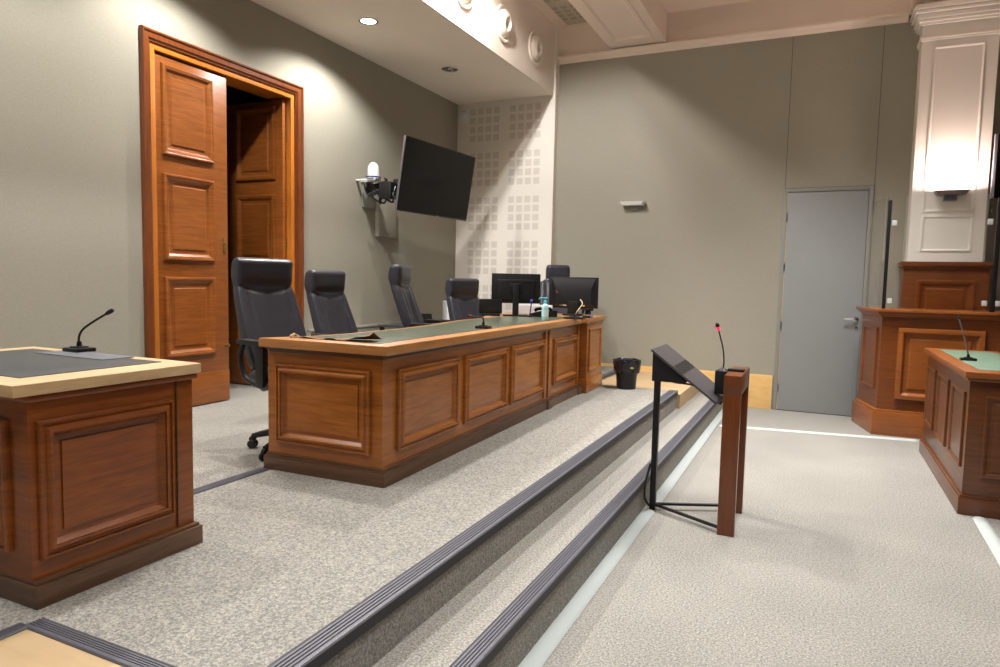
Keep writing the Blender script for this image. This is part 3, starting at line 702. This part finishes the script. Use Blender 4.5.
cdata = [(-2.97, 3.34, -10, 0, 'black leather high-back office chair nearest the double door'),
         (-3.24, 4.38, 2, .06, 'black leather office chair, second from the double door behind the bench'),
         (-3.07, 5.28, 18, -.01, 'black leather office chair turned sideways in front of the screen bracket'),
         (-2.97, 6.06, -16, .10, 'low-set black leather office chair beside the two monitors')]
for c, (x, y, a, dz, lb) in zip(chairs, cdata):
    c.location = (x, y, WZ); c.rotation_euler = (0, 0, R(a)); c['label'] = lb; c['group'] = 'office chairs behind the bench'; lower(c, dz)
    if c is ch: 
        for b_ in children(c):
            if b_.name.split('.')[0] == 'star_base': b_.rotation_euler = (0, 0, R(-26))
c5 = make_chair(True); c5.location = (-2.72, 7.55, WZ); c5.rotation_euler = (0, 0, R(-58)); c5['label'] = 'black office chair with a rounded headrest behind the right-hand monitor'; c5['group'] = 'office chairs behind the bench'
lower(c5, -.09)

# ------------------------------------------------------------------ microphones
def mic(name, loc, rz, pts, label, base=(.11, .09), ring=None, r=.004, chrome=False, group=None, head=.045):
    t = thing(name, label, 'microphone', loc, rz)
    bm = B(); bx, by = base
    v = box(bm, -bx/2, -by/2, 0, bx/2, by/2, .018, .005); box(bm, -bx*.25, -by*.3, .017, bx*.25, by*.3, .024, .003); lathe(bm, [(.012, .02), (.009, .045)], n=14); link('base', bm, 'black_plastic', t)
    P_ = smoothpath(pts); bm = B(); tube(bm, P_, r, n=8); link('gooseneck', bm, 'silver' if chrome else 'black_metal', t)
    e = V(P_[-1]); d = (e-V(P_[-3])).normalized()
    bm = B(); lathe(bm, [(r*1.1, 0), (.0075, .006), (.0095, .012), (.0105, head*.6), (.009, head*.9), (.004, head)], mat=aim(e, d), n=16); link('capsule', bm, 'black_plastic', t)
    if ring:
        bm = B(); lathe(bm, [(.0085, -.006), (.0105, -.002), (.0105, .012), (.0085, .016)], mat=aim(e, d), n=16); link('light_ring', bm, ring, t)
    return t
mic('microphone', (-2.905, 1.885, 1.1), R(0), [(0, 0, .03), (.0, .0, .065), (.014, .01, .098), (.055, .03, .132), (.10, .055, .165)], 'black gooseneck microphone bending over the pale-edged desk', base=(.105, .085), r=.0048, head=.04)
mic('microphone', (-2.13, 4.27, 1.1085), R(0), [(0, 0, .03), (0, 0, .06), (-.006, -.006, .075), (-.025, -.02, .08), (-.055, -.04, .078), (-.075, -.055, .084)], 'short black microphone bent double on the green bench top', base=(.10, .07), r=.0052, ring='red_off', head=.02)
mic('microphone', (-2.03, 5.95, 1.1085), R(0), [(0, 0, .03), (0, 0, .10), (-.05, -.06, .17), (-.13, -.13, .24)], 'slim black microphone leaning beside the sanitiser bottle', base=(.18, .10), r=.004, ring='red_off', head=.02)
mic('microphone', (1.02, 5.98, .934), R(0), [(0, 0, .03), (-.012, 0, .09), (-.042, .0, .20), (-.075, .0, .305)], 'thin silver gooseneck microphone on the pale green desk top', base=(.10, .07), r=.0055, chrome=True, head=.02)

# ------------------------------------------------------------------ lectern
LC = thing('lectern', 'black metal sloping lectern on a slim post with a dark red wooden arch', 'lectern', (-.9, 4.3, 0))
def L(x, y, z): return V((x+.9, y-4.3, z))
Y0, Y1 = 4.08, 4.50
bm = B()
for y0, y1 in ((Y0, Y0+.055), (Y1-.035, Y1+.02)):
    box(bm, L(-.467, 0, 0).x, y0-4.3-.04, 0, L(-.372, 0, 0).x, y1-4.3-.04, .82, .002)
link_top = B(); box(link_top, L(-.467, 0, 0).x, Y0-4.34, .82, L(-.372, 0, 0).x, Y1+.02-4.34, .935, .002)
for v in link_top.verts: pass
bm.free()
for y0, y1 in ((Y0-.05, Y0+.0), (Y1-.02, Y1+.03)):
    bm = B(); box(bm, .433, y0-4.3, 0, .528, y1-4.3, .822, .002); link('leg', bm, 'lectern_wood', LC)
link_top.free(); bm = B(); box(bm, .433, Y0-.05-4.3, .822, .528, Y1+.03-4.3, .935, .002); link('top_bar', bm, 'lectern_wood', LC)
bm = B(); box(bm, -.018, -.02, 0, .018, .02, .87, .003); link('post', bm, 'black_metal', LC)
for yy in (Y0-.025, Y1+.005):
    bm = B(); tube(bm, [(0, .0, .035), (.445, yy-4.3, .035)], .011, n=8); link('floor_brace', bm, 'black_metal', LC)
# sloped plate: from high edge (-.95, 1.06) to low edge (-.52, .78)
hx, hz, lx, lz = .005, 1.055, .395, .765
bm = B()
sl = V((lx-hx, 0, lz-hz)).normalized(); nn = V((-sl.z, 0, sl.x))
ang = [V((hx, 0, hz)), V((lx, 0, lz)), V((lx, 0, lz))-nn*.012, V((hx, 0, hz))-nn*.012]
extrude_poly(bm, [p+V((0, Y0-4.31, 0)) for p in ang], (0, Y1-Y0+.02, 0)); link('sloping_plate', bm, plain('grey_black_plate', srgb(70, 66, 68), .5), LC)
bm = B(); extrude_poly(bm, [(hx+.006, Y0-4.3, hz-.02), (hx+.006, Y0-4.3, .862), (.20, Y0-4.3, .862), (.215, Y0-4.3, .868)], (0, Y1-Y0, 0)); link('case', bm, 'black_metal', LC)
bm = B(); q0 = V((hx, 0, hz))+sl*.16+nn*.0005; q1 = V((hx, 0, hz))+sl*.235+nn*.0005
extrude_poly(bm, [q0+V((0, Y0-4.30, 0)), q1+V((0, Y0-4.30, 0)), q1+V((0, Y1-4.30, 0)), q0+V((0, Y1-4.30, 0))], nn*.001); link('dark_band', bm, 'black_metal', LC)
bm = B(); extrude_poly(bm, [V((lx-.01, Y0-4.3, lz)), V((lx+.02, Y0-4.3, lz-.01)), V((lx+.035, Y0-4.3, lz+.012)), V((lx+.028, Y0-4.3, lz+.016)), V((lx+.015, Y0-4.3, lz+.002)), V((lx-.01, Y0-4.3, lz+.008))], (0, Y1-Y0, 0)); link('book_ledge', bm, 'black_metal', LC)
bm = B()
for y in (-.05, .05): tube(bm, [(lx-.01, y, lz-.01), (lx+.05, y, lz-.002), (.437, y, lz+.005)], .012, n=8)
link('hinge_bracket', bm, 'black_metal', LC)
bm = B(); tube(bm, smoothpath([(.05, -.06, .862), (.12, -.08, .845), (.22, -.06, .835), (.33, .0, .80)]), .006, n=6); link('cable', bm, 'black_plastic', LC)
bm = B(); tube(bm, smoothpath([(-.02, -.01, .30), (-.045, -.02, .18), (-.05, -.02, .08), (-.02, -.01, .02)]), .008, n=6); link('cable', bm, 'black_plastic', LC)
t = thing('lectern_microphone', 'black gooseneck microphone with a glowing red ring clamped to the wooden arch', 'microphone', (-.505, 4.28, 0))
bm = B(); box(bm, -.038, -.06, .795, .036, .05, .935, .006); lathe(bm, [(.028, .935), (.018, .942), (.008, .95)], n=14); link('base', bm, 'black_plastic', t)
bm = B(); box(bm, .03, -.035, .936, .125, .03, .948, .003); link('clamp', bm, 'black_metal', t)
P_ = smoothpath([(0, 0, .94), (.004, 0, .99), (-.006, .0, 1.07), (-.035, 0, 1.175)]); bm = B(); tube(bm, P_, .0042, n=8); link('gooseneck', bm, 'black_metal', t)
e = P_[-1]; d = (e-P_[-3]).normalized()
bm = B(); lathe(bm, [(.008, .018), (.012, .022), (.012, .04), (.006, .047)], mat=aim(e, d), n=16); link('capsule', bm, 'black_plastic', t)
bm = B(); lathe(bm, [(.006, 0), (.011, .003), (.011, .018), (.008, .02)], mat=aim(e, d), n=16); link('light_ring', bm, 'red_ring', t)

# ------------------------------------------------------------------ waste bin
t = thing('waste_bin', 'black waste bin lined with a shiny black bag', 'bin', (-1.75, 6.83, SZ))
bm = B(); lathe(bm, [(0, .0), (.092, .0), (.097, .006), (.107, .14), (.112, .15), (.122, .275), (.128, .28), (.124, .285), (.115, .28), (.09, .01), (0, .008)], n=40); link('tub', bm, 'bin', t)
bm = B(); rings = []; nn_ = 64
for j, (r, z) in enumerate([(.116, .19), (.122, .168), (.129, .175), (.132, .20), (.1345, .225), (.137, .25), (.1395, .275), (.141, .292), (.137, .300), (.128, .295), (.112, .25), (.08, .12), (0.01, .08)]):
    ring = []
    for k in range(nn_):
        a = 2*PI*k/nn_; w = (.0035*math.sin(a*9+j*1.3)+.003*math.sin(a*17-j*1.7)+.002*math.sin(a*31+j*2.3))*(1 if j < 9 else .4)
        rr = max(.002, r+w*(1 if r > .05 else 0)); ring.append(bm.verts.new((rr*math.cos(a), rr*math.sin(a), z+(.010*math.sin(a*4+1)+.006*math.sin(a*9) if j < 3 else .003*math.sin(a*6)))))
    rings.append(ring)
for a, b in zip(rings, rings[1:]):
    for k in range(nn_): bm.faces.new((a[k], a[(k+1) % nn_], b[(k+1) % nn_], b[k]))
link('bin_bag', bm, 'bag', t)
bm = B(); box(bm, .07, -.134, .222, .098, -.118, .234, .002); link('bag_tag', bm, 'yellow', t)

# ------------------------------------------------------------------ monitors and desk clutter
def monitor(loc, rz, w, h, z0, label, neck='tower', back='plain'):
    t = thing('computer_monitor', label, 'monitor', loc, R(rz))
    # faces -x (screen); back at +x
    bm = B(); box(bm, -.02, -w/2, z0, .012, w/2, z0+h, .006)
    if back == 'bulge': 
        ring0 = [(.012, -w*.44, z0+h*.05), (.012, w*.44, z0+h*.05), (.012, w*.44, z0+h*.95), (.012, -w*.44, z0+h*.95)]
        ring1 = [(.038, -w*.36, z0+h*.14), (.038, w*.36, z0+h*.14), (.038, w*.36, z0+h*.62), (.038, -w*.36, z0+h*.62)]
        a = [bm.verts.new(p) for p in ring0]; b = [bm.verts.new(p) for p in ring1]
        for i in range(4): bm.faces.new((a[i], a[(i+1) % 4], b[(i+1) % 4], b[i]))
        bm.faces.new(b)
    else:
        box(bm, .01, -w*.38, z0+h*.12, .032, w*.38, z0+h*.80, .008); box(bm, .03, -w*.34, z0+h*.72, .036, w*.34, z0+h*.745, .002)
    link('casing', bm, 'black_plastic', t)
    bm = B(); box(bm, -.022, -w/2+.012, z0+.016, -.0195, w/2-.012, z0+h-.012); link('screen', bm, 'screen', t)
    bm = B()
    if neck == 'tower': box(bm, .04, -.03, .01, .075, .03, z0+h*.66, .01); box(bm, .03, -.055, z0+h*.38, .05, .055, z0+h*.68, .008)
    else: box(bm, .015, -.055, .01, .05, .055, z0+.07, .01)
    link('stand_neck', bm, 'black_plastic', t)
    bm = B(); 
    if neck == 'tower': box(bm, -.08, -.12, 0, .11, .12, .014, .006)
    else: box(bm, -.09, -.10, 0, .09, .10, .02, .008)
    link('stand_base', bm, 'black_plastic', t)
    if back == 'bulge':
        for y, mm in ((-.12, 'silver'), (-.085, 'cream_cable'), (.0, 'silver'), (.10, 'cream_cable')):
            bm = B(); box(bm, .013, y-.018, z0+.02, .03, y+.018, z0+.045, .002); link('port_plug', bm, mm, t)
    return t
ZT = 1.1085
monitor((-2.65, 6.0, ZT), -66, .47, .285, .122, 'black monitor seen from behind on a tall stand, left of the sanitiser bottle')
monitor((-2.27, 6.60, 1.106), -76, .50, .315, .075, 'black monitor with a bulging back at the far end of the bench', neck='low', back='bulge')
SM = thing('desk_phone', 'small black screen unit half hidden between the chair and left monitor', 'phone', (-2.84, 5.84, ZT), R(-60))
bm = B(); box(bm, -.012, -.11, .02, .012, .11, .16, .006); link('display_housing', bm, 'black_plastic', SM)
bm = B(); box(bm, -.05, -.09, 0, .06, .09, .022, .008); link('stand_base', bm, 'black_plastic', SM)
PHN = thing('telephone', 'low black desk telephone behind the sanitiser bottle', 'telephone', (-2.40, 6.1, ZT), R(-30))
bm = B(); extrude_poly(bm, [(-.09, -.10, 0), (.09, -.10, 0), (.09, -.10, .06), (-.09, -.10, .025)], (0, .20, 0)); link('body', bm, 'black_plastic', PHN)
bm = B(); tube(bm, smoothpath([(-.0, -.10, .06), (.0, -.06, .075), (0, .06, .075), (0, .10, .06)]), .016, n=10); link('handset', bm, 'black_gloss', PHN)
t = thing('sanitiser_bottle', 'clear pale blue hand sanitiser bottle with a turquoise pump', 'bottle', (-2.155, 5.52, ZT))
bm = B(); lathe(bm, [(0, 0), (.027, 0), (.030, .006), (.030, .115), (.028, .128), (.018, .142), (.014, .146), (.014, .152), (0, .152)], n=28); link('bottle_body', bm, 'gel', t)
bm = B(); lathe(bm, [(.016, .15), (.016, .168), (.008, .172), (.005, .176), (.005, .192), (0, .192)], n=18); box(bm, -.05, -.008, .188, .018, .008, .20, .003); tube(bm, smoothpath([(-.045, 0, .194), (-.056, 0, .19), (-.058, 0, .178)]), .004, n=8); link('pump', bm, 'pump', t)
bm = B()
for k in range(12):
    pass
lathe(bm, [(.0305, .035), (.0305, .09)], n=28, cap=False); link('bottle_label', bm, plain('label_white_blue', srgb(190, 222, 228), .4), t)
bm = B(); tube(bm, smoothpath([(0, 0, .0), (.02, -.02, .05), (.06, .02, .13), (.03, .05, .17)]), .0035, n=8); tag(link('cable', bm, 'cream_cable', loc=(-2.06, 6.05, ZT+.006)), 'cream cable rising beside the far monitor', 'cable')
t = thing('power_adapter', 'small dark adapter with a lilac plug near the bench end', 'adapter', (-1.98, 6.18, ZT))
bm = B(); box(bm, -.045, -.025, 0, .03, .025, .024, .004); link('body', bm, 'black_plastic', t)
bm = B(); box(bm, .03, -.015, .002, .05, .015, .03, .003); link('plug', bm, plain('lilac_plastic', srgb(120, 100, 160), .4), t)
t = thing('desk_microphone', 'blue foam-tipped microphone standing between the two monitors', 'microphone', (-2.47, 5.93, ZT))
bm = B(); lathe(bm, [(.03, 0), (.03, .01), (.01, .016)], n=16); link('base', bm, 'black_plastic', t)
bm = B(); tube(bm, [(0, 0, .01), (.01, .01, .13)], .006, n=8); link('stem', bm, 'black_metal', t)
bm = B(); lathe(bm, [(.006, 0), (.013, .012), (.013, .03), (0, .045)], c=(.01, .01, .125), n=14); link('foam_tip', bm, 'blue', t)
t = thing('keyboard', 'white keyboard standing behind the left monitor', 'keyboard', (-2.62, 6.36, ZT), R(-66))
bm = B(); box(bm, -.004, -.2, 0, .02, .2, .10, .004)
for r_ in range(4):
    for k in range(14): box(bm, .02, -.19+k*.027, .012+r_*.022, .0245, -.168+k*.027, .029+r_*.022)
link('key_block', bm, 'white_plastic', t)
# back table with the white computer
t = thing('side_table', 'low dark grey side table standing against the left wall behind the chairs', 'table', (-4.27, 7.05, WZ))
bm = B(); box(bm, -.30, -.6, .55, .33, .6, .578, .004); link('table_top', bm, 'dark_leather', t)
for sx in (-1, 1):
    for sy in (-1, 1):
        bm = B(); box(bm, sx*.27-.02, sy*.56-.02, 0, sx*.27+.02, sy*.56+.02, .55, .003); link('leg', bm, 'black_metal', t)
t = thing('white_computer', 'upright white computer case behind the low-set chair', 'computer', (-4.08, 7.24, WZ+.578), R(-45))
bm = B(); box(bm, -.11, -.06, 0, .11, .06, .27, .012); link('case', bm, 'white_plastic', t)
bm = B(); box(bm, .11, -.018, .10, .113, .012, .25, .001); link('front_slots', bm, 'black_plastic', t)
t = thing('black_box', 'small black box beside the white computer', 'box', (-4.25, 6.90, WZ+.578), R(-35))
bm = B(); extrude_poly(bm, [(-.08, -.09, 0), (.08, -.09, 0), (.06, -.09, .12), (-.05, -.09, .12)], (0, .18, 0)); link('housing', bm, 'black_plastic', t)

# ------------------------------------------------------------------ lights
def spot(name, loc, target, power, angle, blend, col, r=.04):
    l = bpy.data.lights.new(name, 'SPOT'); l.energy = power; l.spot_size = R(angle); l.spot_blend = blend; l.color = col; l.shadow_soft_size = r
    o = bpy.data.objects.new(name, l); COL.objects.link(o); o.location = loc
    o.rotation_euler = (V(target)-V(loc)).to_track_quat('-Z', 'Y').to_euler(); return o
def area(name, loc, target, power, sx, sy, col, spread=180):
    l = bpy.data.lights.new(name, 'AREA'); l.energy = power; l.shape = 'RECTANGLE'; l.size = sx; l.size_y = sy; l.color = col; l.spread = R(spread)
    o = bpy.data.objects.new(name, l); COL.objects.link(o); o.location = loc
    o.rotation_euler = (V(target)-V(loc)).to_track_quat('-Z', 'Y').to_euler(); return o
NEU = (1, .975, .945); WARM = (1, .77, .68)
for x, y, p in ((-2.84, 5.45, 330), (-2.67, 3.8, 300), (-2.67, 1.0, 130)):
    spot('court_lamp', (x, y, 4.64), (x+.2, y, 0), p, 168, .25, NEU, .05)
for y, p in ((5.42, 125), (3.65, 95), (1.9, 80), (.1, 70)):
    spot('soffit_lamp', (-4.01, y, ZS-.02), (-4.10, y, 0), p*1.85, 142, .45, (1, .975, .93), .05)
for y, p in ((6.5, 92), (3.4, 48), (.3, 50)):
    area('ceiling_fill', (.0, y, 4.66), (.0, y, 0), p, 1.1, 1.1, (1, .98, .96), 88)  # unseen soft fill, added to brighten carpet and lower far wall
area('ceiling_fill', (2.6, 3.0, 4.66), (2.6, 3.0, 0), 22, 1.2, 2.4, (1, .9, .82), 130)  # another unseen fill, added for the right side of the room
area('pillar_uplight', (1.15, PYF-.13, 2.455), (1.15, PYF-.03, 4.4), 18, .25, .05, WARM, 180)
w = bpy.data.worlds.new('room_air'); S.world = w; w.use_nodes = True
w.node_tree.nodes['Background'].inputs[0].default_value = (.9, .93, 1, 1); w.node_tree.nodes['Background'].inputs[1].default_value = .04

# ------------------------------------------------------------------ camera
yaw, pit, roll, f = R(25.09), R(4.50), R(1.24), 678.3
cy, sy = math.cos(yaw), math.sin(yaw); cp, sp = math.cos(pit), math.sin(pit)
fw = V((-sy*cp, cy*cp, -sp)); r0 = V((cy, sy, 0)); u0 = r0.cross(fw)
r1 = r0*math.cos(roll)+u0*math.sin(roll); u1 = -r0*math.sin(roll)+u0*math.cos(roll)
cam = bpy.data.cameras.new('camera'); co = bpy.data.objects.new('camera', cam); COL.objects.link(co)
Mx = Matrix((r1, u1, -fw)).transposed().to_4x4(); Mx.translation = V((0, 0, 1.45)); co.matrix_world = Mx
cam.sensor_width = 36; cam.lens = f/1000*36; cam.clip_start = .05
S.camera = co
S.view_settings.view_transform = 'Standard'; S.view_settings.look = 'None'; S.view_settings.gamma = 1; S.view_settings.use_curve_mapping = False
S.view_settings.exposure = 0
